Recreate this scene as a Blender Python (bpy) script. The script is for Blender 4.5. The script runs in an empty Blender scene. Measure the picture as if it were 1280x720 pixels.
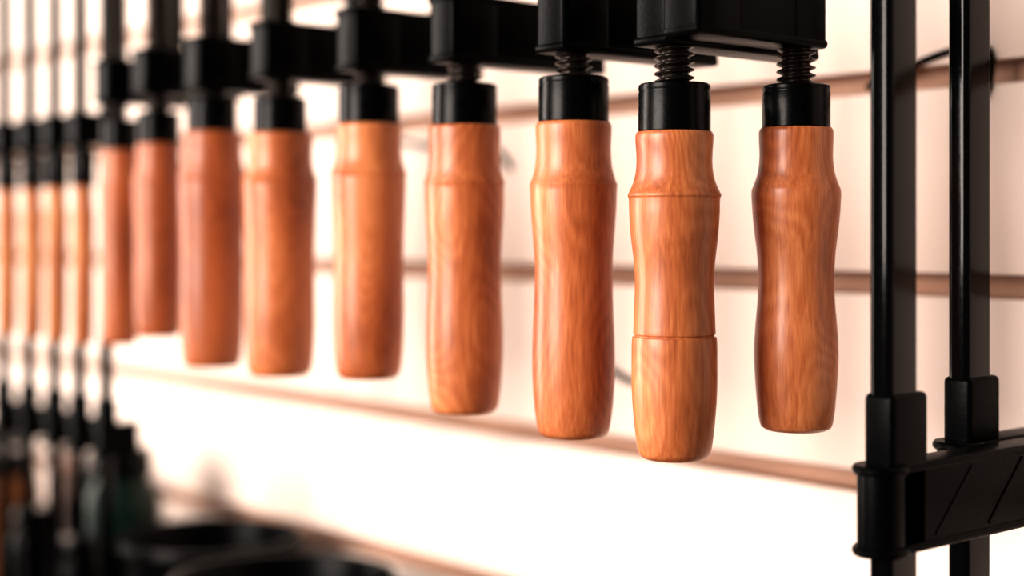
import bpy, bmesh, math, random
from mathutils import Vector, Matrix
random.seed(4)
S = bpy.context.scene
COL = S.collection
ZC = 1.45          # eye height
WALL = 0.0         # wall face is the plane y = 0
ROW = -0.19        # handle row stands 19 cm in front of the wall

# ------------------------------------------------------------------ materials
def new_mat(name):
    m = bpy.data.materials.new(name); m.use_nodes = True
    return m, m.node_tree.nodes, m.node_tree.links, m.node_tree.nodes["Principled BSDF"]

def wood_mat(name, dark, mid, light, rough=0.42, coat=0.16):
    m, N, L, B = new_mat(name)
    tc = N.new("ShaderNodeTexCoord"); oi = N.new("ShaderNodeObjectInfo")
    mul = N.new("ShaderNodeMath"); mul.operation = 'MULTIPLY'; mul.inputs[1].default_value = 37.0
    L.new(oi.outputs["Random"], mul.inputs[0])
    mp = N.new("ShaderNodeMapping"); mp.inputs["Scale"].default_value = (1, 1, 0.06)
    L.new(tc.outputs["Object"], mp.inputs["Vector"])
    n1 = N.new("ShaderNodeTexNoise"); n1.noise_dimensions = '4D'
    n1.inputs["Scale"].default_value = 1250; n1.inputs["Detail"].default_value = 4; n1.inputs["Roughness"].default_value = 0.55
    L.new(mp.outputs[0], n1.inputs["Vector"]); L.new(mul.outputs[0], n1.inputs["W"])
    mp2 = N.new("ShaderNodeMapping"); mp2.inputs["Scale"].default_value = (1, 1, 0.45)
    L.new(tc.outputs["Object"], mp2.inputs["Vector"])
    n2 = N.new("ShaderNodeTexNoise"); n2.noise_dimensions = '4D'
    n2.inputs["Scale"].default_value = 40; n2.inputs["Detail"].default_value = 0.3
    L.new(mp2.outputs[0], n2.inputs["Vector"]); L.new(mul.outputs[0], n2.inputs["W"])
    rg = N.new("ShaderNodeMath"); rg.operation = 'MULTIPLY'; rg.inputs[1].default_value = 100.0
    L.new(n2.outputs["Fac"], rg.inputs[0])
    sn = N.new("ShaderNodeMath"); sn.operation = 'SINE'; L.new(rg.outputs[0], sn.inputs[0])
    s2 = N.new("ShaderNodeMath"); s2.operation = 'MULTIPLY'; s2.inputs[1].default_value = 0.032
    L.new(sn.outputs[0], s2.inputs[0])
    a0 = N.new("ShaderNodeMath"); a0.operation = 'MULTIPLY_ADD'; a0.inputs[1].default_value = 0.46
    L.new(n1.outputs["Fac"], a0.inputs[0]); L.new(s2.outputs[0], a0.inputs[2])
    a2 = N.new("ShaderNodeMath"); a2.operation = 'MULTIPLY_ADD'; a2.inputs[1].default_value = 0.54
    L.new(n2.outputs["Fac"], a2.inputs[0]); L.new(a0.outputs[0], a2.inputs[2])
    cr = N.new("ShaderNodeValToRGB")
    cr.color_ramp.elements[0].position = 0.33; cr.color_ramp.elements[0].color = (*dark, 1)
    cr.color_ramp.elements[1].position = 0.67; cr.color_ramp.elements[1].color = (*light, 1)
    e = cr.color_ramp.elements.new(0.50); e.color = (*mid, 1)
    L.new(a2.outputs[0], cr.inputs[0]); L.new(cr.outputs[0], B.inputs["Base Color"])
    bp = N.new("ShaderNodeBump"); bp.inputs["Strength"].default_value = 0.09; bp.inputs["Distance"].default_value = 0.0005
    L.new(a0.outputs[0], bp.inputs["Height"]); L.new(bp.outputs[0], B.inputs["Normal"])
    B.inputs["Roughness"].default_value = rough
    B.inputs["Coat Weight"].default_value = coat; B.inputs["Coat Roughness"].default_value = 0.24
    return m

def black_mat(name, col=(0.0010, 0.0012, 0.0014), rough=0.35, metal=0.0, bump=0.15, scale=900, spec=0.3):
    m, N, L, B = new_mat(name)
    tc = N.new("ShaderNodeTexCoord")
    n = N.new("ShaderNodeTexNoise"); n.inputs["Scale"].default_value = scale; n.inputs["Detail"].default_value = 3
    L.new(tc.outputs["Object"], n.inputs["Vector"])
    mr = N.new("ShaderNodeMapRange"); mr.inputs["To Min"].default_value = rough - 0.07; mr.inputs["To Max"].default_value = rough + 0.1
    L.new(n.outputs["Fac"], mr.inputs[0]); L.new(mr.outputs[0], B.inputs["Roughness"])
    bp = N.new("ShaderNodeBump"); bp.inputs["Strength"].default_value = bump; bp.inputs["Distance"].default_value = 0.0004
    L.new(n.outputs["Fac"], bp.inputs["Height"]); L.new(bp.outputs[0], B.inputs["Normal"])
    B.inputs["Base Color"].default_value = (*col, 1); B.inputs["Metallic"].default_value = metal
    B.inputs["Specular IOR Level"].default_value = spec
    return m

WOOD = wood_mat("cherry_wood", (0.28, 0.072, 0.022), (0.49, 0.155, 0.050), (0.68, 0.27, 0.105))
WOOD_D = wood_mat("dark_cherry_wood", (0.23, 0.055, 0.017), (0.38, 0.108, 0.033), (0.50, 0.16, 0.056))
WOOD_O = wood_mat("orange_wood", (0.32, 0.09, 0.018), (0.48, 0.16, 0.038), (0.60, 0.24, 0.07))
CAST = black_mat("black_cast_iron", rough=0.32, bump=0.25, scale=500, spec=.05)
BARM = black_mat("black_bar_steel", rough=0.09, bump=0.01, spec=.20)
FERR = black_mat("black_plastic_ferrule", rough=0.24, bump=.05, spec=.12)
SCRW = black_mat("dark_screw_steel", (0.06, 0.048, 0.042), 0.32, metal=0.9, bump=0.1)
TUB = black_mat("black_tub_plastic", rough=0.28, spec=.06)
GREEN = black_mat("dark_green_paint", (0.003, 0.016, 0.011), 0.3, spec=.2)
AMBER = black_mat("brown_varnish_glass", (0.16, 0.055, 0.015), 0.3, spec=.2)
CABLE = black_mat("black_cable_rubber", (0.003, 0.002, 0.002), 0.5, spec=.05)

# ------------------------------------------------------------------ mesh helpers
def box(bm, x0, x1, y0, y1, z0, z1, bev=0.0015, seg=3):
    r = bmesh.ops.create_cube(bm, size=1.0)
    vs = r["verts"]
    for v in vs:
        v.co = Vector(((x0 + x1) / 2 + v.co.x * (x1 - x0), (y0 + y1) / 2 + v.co.y * (y1 - y0), (z0 + z1) / 2 + v.co.z * (z1 - z0)))
    if bev > 0:
        es = list({e for v in vs for e in v.link_edges})
        bmesh.ops.bevel(bm, geom=es, offset=bev, segments=seg, profile=0.5, affect='EDGES')

def lathe(bm, prof, cx=0, cy=0, seg=48, cap=True):
    rings = []
    for r, z in prof:
        rings.append([bm.verts.new((cx + r * math.cos(2 * math.pi * i / seg), cy + r * math.sin(2 * math.pi * i / seg), z)) for i in range(seg)])
    for a, b in zip(rings, rings[1:]):
        for i in range(seg):
            j = (i + 1) % seg
            bm.faces.new((a[i], a[j], b[j], b[i]))
    if cap:
        bm.faces.new(rings[0]); bm.faces.new(rings[-1])

def threaded(bm, r, z0, z1, cx=0, cy=0, pitch=0.0031, depth=0.0012, seg=32):
    n = max(8, int((z1 - z0) / pitch * 8)); rings = []
    for k in range(n + 1):
        z = z0 + (z1 - z0) * k / n; ring = []
        for i in range(seg):
            th = 2 * math.pi * i / seg
            f = (z / pitch - i / seg) % 1.0
            tri = min(1.0, max(0.0, 1.6 * (1 - abs(2 * f - 1)) - 0.3))
            rr = r - depth * 2 * (1 - tri)
            ring.append(bm.verts.new((cx + rr * math.cos(th), cy + rr * math.sin(th), z)))
        rings.append(ring)
    for a, b in zip(rings, rings[1:]):
        for i in range(seg):
            j = (i + 1) % seg
            bm.faces.new((a[i], a[j], b[j], b[i]))
    bm.faces.new(rings[0]); bm.faces.new(rings[-1])

def finish(bm, name, mat, loc=(0, 0, 0), parent=None, smooth=35):
    bmesh.ops.recalc_face_normals(bm, faces=bm.faces[:])
    me = bpy.data.meshes.new(name); bm.to_mesh(me); bm.free()
    me.materials.append(mat)
    for p in me.polygons: p.use_smooth = True
    try: me.set_sharp_from_angle(angle=math.radians(smooth))
    except Exception: pass
    ob = bpy.data.objects.new(name, me); ob.location = loc
    if parent: ob.parent = parent
    COL.objects.link(ob)
    return ob

def empty(name, loc, label, cat, group=None):
    e = bpy.data.objects.new(name, None); e.empty_display_size = 0.02; e.location = loc
    e["label"] = label; e["category"] = cat
    if group: e["group"] = group
    COL.objects.link(e); return e

def interp_profile(pts, n=90):
    out = []
    segs = len(pts) - 1
    for k in range(segs):
        p0 = pts[max(0, k - 1)]; p1 = pts[k]; p2 = pts[k + 1]; p3 = pts[min(segs, k + 2)]
        m = max(2, int(n * (p2[0] - p1[0])))
        for i in range(m):
            t = i / m
            s = p1[0] + (p2[0] - p1[0]) * t
            d = p2[0] - p1[0]
            m1 = (p2[1] - p0[1]) / max(1e-6, p2[0] - p0[0]) * d
            m2 = (p3[1] - p1[1]) / max(1e-6, p3[0] - p1[0]) * d
            h = (2*t**3 - 3*t**2 + 1) * p1[1] + (t**3 - 2*t**2 + t) * m1 + (-2*t**3 + 3*t**2) * p2[1] + (t**3 - t**2) * m2
            out.append((s, h))
    out.append(pts[-1]); return out

# handle silhouettes : (fraction from the top, radius / max radius)
RIDGE = [(0, .82), (.012, .86), (.08, .845), (.12, .855), (.155, .89), (.185, .955), (.200, .995), (.208, .985), (.23, .98), (.30, .955), (.38, .91), (.46, .88), (.53, .885), (.60, .90), (.72, .93), (.82, .925), (.90, .89), (.955, .84), (.98, .80), (.992, .75), (1.0, .66)]
RIDGE_RING = [(0, .80), (.012, .835), (.08, .81), (.12, .825), (.155, .88), (.180, .955), (.188, .985), (.196, 1.0), (.202, .975), (.25, .965), (.32, .93), (.40, .865), (.46, .845), (.52, .855), (.60, .875), (.618, .878), (.621, .85), (.625, .85), (.628, .90), (.70, .915), (.80, .91), (.88, .87), (.945, .82), (.975, .78), (.992, .72), (1.0, .62)]
WAIST = [(0, .78), (.012, .82), (.10, .81), (.15, .85), (.19, .94), (.205, .98), (.23, .985), (.32, .94), (.42, .86), (.50, .835), (.58, .855), (.66, .90), (.74, .93), (.82, .91), (.92, .86), (.965, .82), (.99, .77), (1.0, .66)]
SOFTW = [(0, .84), (.012, .88), (.10, .87), (.15, .89), (.185, .95), (.200, .985), (.209, .97), (.24, .968), (.32, .95), (.42, .905), (.50, .89), (.58, .90), (.66, .925), (.74, .94), (.82, .93), (.92, .88), (.965, .84), (.99, .79), (1.0, .70)]
LONGW = [(0, .82), (.012, .86), (.08, .845), (.14, .865), (.18, .95), (.195, .99), (.204, .97), (.23, .97), (.34, .94), (.46, .91), (.54, .90), (.64, .91), (.76, .92), (.86, .90), (.94, .86), (.98, .81), (1.0, .72)]
STRAIGHT = [(0, .81), (.012, .85), (.10, .85), (.16, .93), (.195, .99), (.205, .97), (.26, .965), (.50, .91), (.70, .92), (.85, .90), (.95, .85), (.985, .80), (1.0, .72)]

def arm_bm(y0, y1, z0, z1, th, bar_y, bar_w, screw_y):
    bm = bmesh.new(); h = z1 - z0; w = th / 2
    lo, hi = min(y0, y1), max(y0, y1)
    box(bm, -w * .95, w * .95, lo + .0006, hi - .001, z0 + .001, z1 - .001, .0025)
    box(bm, -w, w, lo, hi, z0, z0 + h * .13, .0018)            # bottom flange
    box(bm, -w, w, lo, hi, z1 - h * .13, z1, .0018)            # top flange
    b0, b1 = max(lo + .0003, screw_y - .0135), min(hi - .0003, screw_y + .0135)
    box(bm, -w * .985, w * .985, b0, b1, z0 + .0006, z1 - .0006, .003)   # screw boss
    box(bm, -w * 1.0, w * 1.0, bar_y - bar_w / 2 - .0045, bar_y + bar_w / 2 + .0045, z0 + .0006, z1 + .004, .0025)
    return bm

GRP = "bar clamps with wooden handles hanging in a row"
def small_clamp(t, p, ztop, zbot, armz, rmax, prof, mat, label, bar_off=.085, th=.019, arm_h=.031, ferr=.019, ferr_r=.0143, scr=.0080, screw_top=.19, front=.0145):
    """t = distance along the wall, p = distance of the handle behind the row line"""
    x, y = -t, ROW + p
    e = empty("bar_clamp", (x, y, ZC + zbot), label, "clamp", GRP)
    b = -zbot
    zt, za = ztop + b, armz + b
    bm = bmesh.new(); Lh = zt
    lathe(bm, [(r * rmax, Lh * (1 - s)) for s, r in interp_profile(prof)], seg=64)
    h = finish(bm, "handle", mat, parent=e, smooth=25)
    bm = bmesh.new(); f = ferr; r = ferr_r
    lathe(bm, [(r * .93, zt - .0006), (r, zt + .0004), (r, zt + f * .80), (r * .985, zt + f * .83), (r * .985, zt + f * .86), (r, zt + f * .89), (r * .985, zt + f * .97), (r * .93, zt + f), (r * .5, zt + f)], seg=56)
    q = bmesh.ops.create_cone(bm, cap_ends=True, segments=16, radius1=.0016, radius2=.0016, depth=.003)
    bmesh.ops.transform(bm, verts=q["verts"], matrix=Matrix.Translation((r * .64, -r * .72, zt + f * .45)) @ Matrix.Rotation(math.radians(42), 4, 'Z') @ Matrix.Rotation(math.radians(90), 4, 'X'))
    finish(bm, "ferrule", FERR, parent=h)
    bm = bmesh.new(); threaded(bm, scr, zt + f - .001, b + screw_top)
    finish(bm, "screw", SCRW, parent=e, smooth=60)
    bm = bmesh.new(); lathe(bm, [(.004, b + screw_top - .004), (.0105, b + screw_top - .002), (.0125, b + screw_top + .004), (.0125, b + screw_top + .007), (.011, b + screw_top + .008)], seg=32)
    finish(bm, "pressure_pad", FERR, parent=e)
    sgn = 1 if bar_off > 0 else -1
    finish(arm_bm(-front * sgn, bar_off + .0125 * sgn, za, za + arm_h, th, bar_off, .016, 0), "sliding_arm", CAST, parent=e)
    bm = bmesh.new(); box(bm, -.0042, .0042, bar_off - .008, bar_off + .008, za + .001, b + .345, .0012)
    finish(bm, "clamp_bar", BARM, parent=e)
    ya, yb = (bar_off + .012, min(-.012, .003 - p)) if bar_off > 0 else (bar_off - .012, .012)
    bm = bmesh.new()
    lo, hi = min(ya, yb), max(ya, yb)
    box(bm, -.0065, .0065, lo, hi, b + .3134, b + .318, .001)
    box(bm, -.0045, .0045, lo + .002, hi - .002, b + .315, b + .335, .0015)
    box(bm, -.0075, .0075, bar_off - .0115, bar_off + .0115, b + .3135, b + .342, .002)
    finish(bm, "fixed_jaw", CAST, parent=e)
    return e

small_clamp(-.020, .0509, .0424, -.0807, .0746, .0183, WAIST, WOOD, "black bar clamp turned toward the room, waisted cherry-wood handle", bar_off=-.057, ferr=.0175, ferr_r=.0138, front=.0095)
small_clamp(0, 0, .0396, -.0897, .0729, .0185, RIDGE_RING, WOOD, "black bar clamp, polished cherry-wood handle with collar ridge and scribed ring", bar_off=.068)
small_clamp(.0584, 0, .0466, -.0868, .0755, .0188, RIDGE, WOOD, "black bar clamp, cherry-wood handle with sharp collar ridge", bar_off=.070, ferr_r=.0150)
small_clamp(.1320, 0, .0491, -.0830, .0775, .0189, SOFTW, WOOD, "black bar clamp with a waisted reddish wooden handle", bar_off=.070, ferr_r=.0150)
small_clamp(.2080, 0, .0538, -.0726, .0798, .0191, LONGW, WOOD, "black bar clamp with a thick reddish wooden handle", bar_off=.055, ferr_r=.0150)
small_clamp(.2905, 0, .0533, -.0772, .0820, .0206, LONGW, WOOD, "black bar clamp with a thick reddish wooden handle", bar_off=.052)
small_clamp(.3635, 0, .0578, -.0771, .0808, .0200, STRAIGHT, WOOD_D, "black bar clamp with a darker straight wooden handle", bar_off=.042)
small_clamp(.4285, 0, .0538, -.0635, .0831, .0156, STRAIGHT, WOOD_D, "black bar clamp with a darker straight wooden handle", bar_off=.042, arm_h=.028, ferr_r=.0130)
small_clamp(.4800, 0, .0523, -.0711, .0810, .0134, STRAIGHT, WOOD_D, "smaller black bar clamp with a slim dark wooden handle", bar_off=.036, arm_h=.028, ferr_r=.0115, scr=.006)

# ---- long bar clamps near the end of the rack (jaw low down, long bars)
def long_clamp(t, p, label, arm_len, arm_z=-.118, jaw_h=.033, sleeve=.059, bar_bottom=-.30, rib=True, w=.0185, th=.0100, jaw=None):
    e = empty("long_bar_clamp", (-t, ROW + p, ZC + bar_bottom), label, "clamp", "long bar clamps")
    b = -bar_bottom
    bm = bmesh.new()
    box(bm, -th / 2, th / 2, -w / 2, w / 2, 0, b + .36, .0030, 6)
    finish(bm, "clamp_bar", BARM, parent=e, smooth=60)
    za, zb = b + arm_z, b + arm_z + jaw_h
    q = 1.0 if rib else .8
    bm = bmesh.new()
    if rib:
        box(bm, -.0064, .0068, -w / 2 - .0008, w / 2 + .0036, zb - .002, b - sleeve, .0024, 4)       # sleeve
        box(bm, -.0062, .0062, -w / 2 - .0010, w / 2 + .0030, za + .001, zb, .0014, 3)
        lathe(bm, [(.0084, za + .0005), (.0086, za + .002), (.0086, zb - .002), (.0084, zb - .0005)], cy=-.0078, seg=44)
    else:
        box(bm, -.0062 * q, .0062 * q, -w / 2 - .0020, w / 2 + .0020, za + .001, b - sleeve, .0024, 4)
    wb_ = .0062 if rib else .0061 * q
    box(bm, -wb_, wb_, -.006, arm_len - .002, za + .001, zb - .001, .0008)                  # web
    def flange(z0, z1):
        box(bm, -.0070 * q, .0070 * q, -.009, arm_len, z0, z1, .0012)
        if rib:
            lathe(bm, [(.0096, z0), (.0104, z0 + .0010), (.0104, z1 - .0010), (.0096, z1)], cy=-.0078, seg=44)
    flange(za, za + .0034); flange(zb - .0034, zb)
    if rib:
        for y0 in (.022, .058):
            c = bmesh.ops.create_cube(bm, size=1.0)
            M = Matrix.Translation((0, y0 + .008, (za + zb) / 2)) @ Matrix.Rotation(math.radians(-46), 4, 'X') @ Matrix.Diagonal((.0134, .0014, jaw_h * 1.02, 1))
            bmesh.ops.transform(bm, verts=c["verts"], matrix=M)
    box(bm, -.0066 * q, .0066 * q, arm_len - .016, arm_len, za + .0006, zb - .0006, .002)
    finish(bm, "lower_jaw", CAST, parent=e)
    bm = bmesh.new()
    lo, hi = jaw if jaw else (.001 - p, w / 2 + .004)
    box(bm, -.007, .007, lo, hi, b + .3134, b + .319, .001)
    box(bm, -.004, .004, lo + .001, hi - .001, b + .317, b + .338, .001)
    box(bm, -.0075, .0075, -w / 2 - .004, w / 2 + .004, b + .3135, b + .345, .002)
    finish(bm, "top_jaw", CAST, parent=e)
    return e, b
long_clamp(-.0815, .0305, "long glossy black bar clamp with ribbed cast jaw, at rack end", .112)
long_clamp(-.0640, .1080, "long glossy black bar clamp close to the wall", .070)

# ---- slim clamps far along the rack
def slim_clamp(t, zt=.031, zb=-.074):
    P = .0165
    e, b = long_clamp(t, P, "slim long bar clamp with thin orange wooden handle", .022, arm_z=-.150, jaw_h=.022, sleeve=.112, bar_bottom=-.3101, rib=False, w=.009, th=.0065, jaw=(-.008, .034))
    e["group"] = "slim long bar clamps"; e.name = "slim_bar_clamp"
    yo = -P
    top, bot = zt, zb
    bm = bmesh.new(); Lh = top - bot
    lathe(bm, [(r * .0078, b + bot + Lh * (1 - s)) for s, r in interp_profile(STRAIGHT, 60)], cy=yo, seg=32)
    h = finish(bm, "handle", WOOD_O, parent=e)
    bm = bmesh.new(); lathe(bm, [(.0075, b + top - .0005), (.0080, b + top + .001), (.0080, b + top + .022), (.0070, b + top + .024)], cy=yo, seg=32)
    finish(bm, "ferrule", FERR, parent=h)
    bm = bmesh.new(); threaded(bm, .0040, b + top + .022, b + top + .15, cy=yo)
    finish(bm, "screw", SCRW, parent=e)
    bm = bmesh.new(); z0 = b + top + .026
    box(bm, -.0075, .0075, yo - .009, .007, z0, z0 + .022, .002)
    finish(bm, "sliding_arm", CAST, parent=e)
    return e
for t in (.533, .574, .614, .658, .704): slim_clamp(t)

# ---- rack that carries the clamps
rk = empty("clamp_rack", (0, ROW + .011, ZC + .29), "black steel wall rack rail carrying the bar clamps", "rack")
bm = bmesh.new(); box(bm, -.50, .105, -.008, .008, 0, .0232, .001); finish(bm, "rail", CAST, parent=rk)
bm = bmesh.new(); box(bm, -.74, -.512, .020, .036, 0, .0232, .001); finish(bm, "rail", CAST, parent=rk)
for bx, y0 in ((-.728, .035), (-.518, .035), (-.455, .007), (-.245, .007), (.04, .007)):
    bm = bmesh.new()
    box(bm, bx - .004, bx + .004, y0, .179, .002, .018, .001)
    box(bm, bx - .012, bx + .012, .174, .179, -.03, .05, .001)
    finish(bm, "bracket", CAST, parent=rk)

# ------------------------------------------------------------------ room shell
mw, N, L, B = new_mat("painted_white_boards")
tc = N.new("ShaderNodeTexCoord"); n = N.new("ShaderNodeTexNoise"); n.inputs["Scale"].default_value = 3.5; n.inputs["Detail"].default_value = 4
L.new(tc.outputs["Object"], n.inputs["Vector"])
cr = N.new("ShaderNodeValToRGB"); cr.color_ramp.elements[0].color = (.95, .79, .695, 1); cr.color_ramp.elements[1].color = (.97, .855, .77, 1)
cr.color_ramp.elements[0].position = .3; cr.color_ramp.elements[1].position = .7
L.new(n.outputs["Fac"], cr.inputs[0]); L.new(cr.outputs[0], B.inputs["Base Color"]); B.inputs["Roughness"].default_value = .6
mg, N, L, B = new_mat("bare_wood_groove")
tc = N.new("ShaderNodeTexCoord"); n = N.new("ShaderNodeTexNoise"); n.inputs["Scale"].default_value = 18
mp = N.new("ShaderNodeMapping"); mp.inputs["Scale"].default_value = (.3, 1, 3); L.new(tc.outputs["Object"], mp.inputs[0]); L.new(mp.outputs[0], n.inputs["Vector"])
cr = N.new("ShaderNodeValToRGB"); cr.color_ramp.elements[0].color = (.32, .18, .12, 1); cr.color_ramp.elements[1].color = (.62, .40, .29, 1)
cr.color_ramp.elements[0].position = .3; cr.color_ramp.elements[1].position = .7
L.new(n.outputs["Fac"], cr.inputs[0]); L.new(cr.outputs[0], B.inputs["Base Color"]); B.inputs["Roughness"].default_value = .7

bm = bmesh.new()
X0, X1 = -4.0, 1.6
pitch = .1001; gap = .0108
g0 = ZC - .0255
k = -14
while True:
    zlo = g0 + k * pitch + gap / 2; zhi = zlo + pitch - gap
    if zlo > 2.5: break
    if zhi > 0: box(bm, X0, X1, 0, .016, max(0, zlo), zhi, .0010, 2)
    k += 1
box(bm, X0, X1, .0125, .05, 0, 2.6, 0)
wall = finish(bm, "wall_back", mw)
wall.data.materials.append(mg)
for p in wall.data.polygons:
    c = p.center
    if (abs(c.y - .0125) < 1e-4 and p.normal.y < -.9): p.material_index = 1        # bare backing seen in the gaps
    elif abs(p.normal.z) > .9: p.material_index = 1                                # bare board edges
wall["kind"] = "structure"

mf, N, L, B = new_mat("concrete_floor")
n = N.new("ShaderNodeTexNoise"); n.inputs["Scale"].default_value = 5; n.inputs["Detail"].default_value = 6
cr = N.new("ShaderNodeValToRGB"); cr.color_ramp.elements[0].color = (.20, .13, .10, 1); cr.color_ramp.elements[1].color = (.30, .21, .17, 1)
L.new(n.outputs["Fac"], cr.inputs[0]); L.new(cr.outputs[0], B.inputs["Base Color"]); B.inputs["Roughness"].default_value = .7
bm = bmesh.new(); box(bm, X0, X1, -4, .05, -.05, 0, 0); fl = finish(bm, "floor", mf); fl["kind"] = "structure"

# ---- bench below with dark tubs and jars
wb = empty("workbench", (-1.3, -.16, 0), "dark wooden workbench against the white board wall", "workbench")
BZ = ZC - .31
MB = wood_mat("dark_bench_wood", (.02, .008, .004), (.05, .018, .009), (.09, .035, .016), .5, .1)
bm = bmesh.new(); box(bm, -1.5, 1.5, -.16, .158, BZ - .04, BZ, .003); finish(bm, "worktop", MB, parent=wb)
for lx in (-1.42, 1.42):
    for ly in (-.12, .12):
        bm = bmesh.new(); box(bm, lx - .035, lx + .035, ly - .03, ly + .03, 0, BZ - .04, .003); finish(bm, "leg", MB, parent=wb)

def tub(t, p, r, zr, label, mat=TUB):
    H = zr - (-.31)
    bm = bmesh.new()
    lathe(bm, [(r * .78, 0.0), (r * .82, .002), (r * .95, H - .010), (r * 1.0, H - .009), (r * 1.03, H - .005), (r * 1.01, H), (r * .97, H), (r * .94, H - .006), (r * .79, .006)], seg=64)
    ob = finish(bm, "tub", mat, (-t, ROW + p, BZ))
    ob["label"] = label; ob["category"] = "tub"; ob["group"] = "dark tubs on the workbench"
    return ob
tub(.398, .070, .070, -.2150, "round black plastic tub with rolled rim on bench")
tub(.545, .102, .064, -.215, "round black plastic tub with rolled rim on bench")
def jar(t, p, r, zt, label, mat):
    H = zt + .31
    e = empty("jar", (-t, ROW + p, BZ), label, "jar", "jars on the workbench")
    bm = bmesh.new(); lathe(bm, [(r * .9, 0), (r, .004), (r, H * .68), (r * .93, H * .76), (r * .72, H * .83), (r * .70, H * .86)], seg=48); finish(bm, "jar_body", mat, parent=e)
    bm = bmesh.new(); lathe(bm, [(r * .78, H * .85), (r * .80, H * .87), (r * .80, H * .97), (r * .74, H)], seg=48); finish(bm, "lid", FERR, parent=e)
KIND = [("black jar with black lid on bench", TUB), ("dark green glass jar with black lid on bench", GREEN), ("amber-brown glass jar with black lid on bench", AMBER)]
for a in ((.680, .100, .030, -.168, 1), (.645, .048, .020, -.225, 0), (.735, .055, .022, -.215, 0), (.80, .140, .030, -.200, 0), (.85, .075, .032, -.185, 2), (.94, .11, .034, -.180, 2), (1.04, .12, .034, -.185, 0)):
    jar(*a[:4], *KIND[a[4]])

# ---- cables on the wall
def cable(pts, label, r=.0012):
    cu = bpy.data.curves.new("cable", 'CURVE'); cu.dimensions = '3D'; cu.bevel_depth = r; cu.bevel_resolution = 4
    sp = cu.splines.new('NURBS'); sp.points.add(len(pts) - 1)
    for q, c in zip(sp.points, pts): q.co = (c[0], -r * .9, ZC + c[1], 1)
    sp.use_endpoint_u = True; sp.order_u = 3
    cu.materials.append(CABLE)
    ob = bpy.data.objects.new("cable", cu); COL.objects.link(ob)
    dg = bpy.context.evaluated_depsgraph_get(); me = bpy.data.meshes.new_from_object(ob.evaluated_get(dg))
    bpy.data.objects.remove(ob); ob = bpy.data.objects.new("cable", me); COL.objects.link(ob)
    ob["label"] = label; ob["category"] = "cable"; return ob
cable([(-.045, .072), (-.03, .078), (-.0177, .0815), (.0025, .0865), (.018, .088), (.0245, .084), (.0245, .070), (.020, .062)], "thin black cable looping along the board wall", .0017)
cable([(-.448, .066), (-.42, .0595), (-.38, .057), (-.345, .057), (-.326, .051), (-.318, .040)], "short thin black cable lying along the board wall", .0019)
cable([(-.262, -.03), (-.250, -.060), (-.238, -.076), (-.2246, -.0826), (-.205, -.0895), (-.17, -.085)], "short thin black cable hanging against the board wall", .0020)

# ------------------------------------------------------------------ lights
w = bpy.data.worlds.new("World"); S.world = w; w.use_nodes = True
bg = w.node_tree.nodes["Background"]; bg.inputs[0].default_value = (1, .75, .62, 1); bg.inputs[1].default_value = .13
def area(name, loc, tgt, size, size_y, power, col):
    l = bpy.data.lights.new(name, 'AREA'); l.shape = 'RECTANGLE'; l.size = size; l.size_y = size_y; l.energy = power; l.color = col
    o = bpy.data.objects.new(name, l); o.location = loc
    o.rotation_euler = (Vector(tgt) - Vector(loc)).to_track_quat('-Z', 'Y').to_euler(); COL.objects.link(o); return o
area("window_light", (-2.6, -1.5, 1.75), (-.15, -.1, ZC), .8, 1.8, 80, (1, .89, .82))
area("key_light", (-.35, -2.0, 1.85), (.1, 0, ZC + .05), 1.0, 1.0, 82, (1, .89, .82))  # unseen key light, added to light wall and handles from the front left

# ------------------------------------------------------------------ camera
a = math.atan(1640 / 1900); c, s = math.cos(a), math.sin(a)
fwd = Vector((-c, s, 0)); right = Vector((s, c, 0))
cam = bpy.data.cameras.new("camera"); co = bpy.data.objects.new("camera", cam); COL.objects.link(co)
co.location = Vector((0, ROW, ZC)) - .6023 * fwd - .06435 * right
co.rotation_euler = (math.radians(90), 0, math.pi / 2 - a)
cam.sensor_width = 36; cam.lens = 1900 / 1280 * 36; cam.shift_y = -70 / 1280
cam.clip_start = .02
cam.dof.use_dof = True; cam.dof.focus_distance = .605; cam.dof.aperture_fstop = 3.1
S.camera = co
S.view_settings.view_transform = 'Standard'
S.view_settings.look = 'None'
S.view_settings.exposure = 0.0
S.view_settings.gamma = 0.82
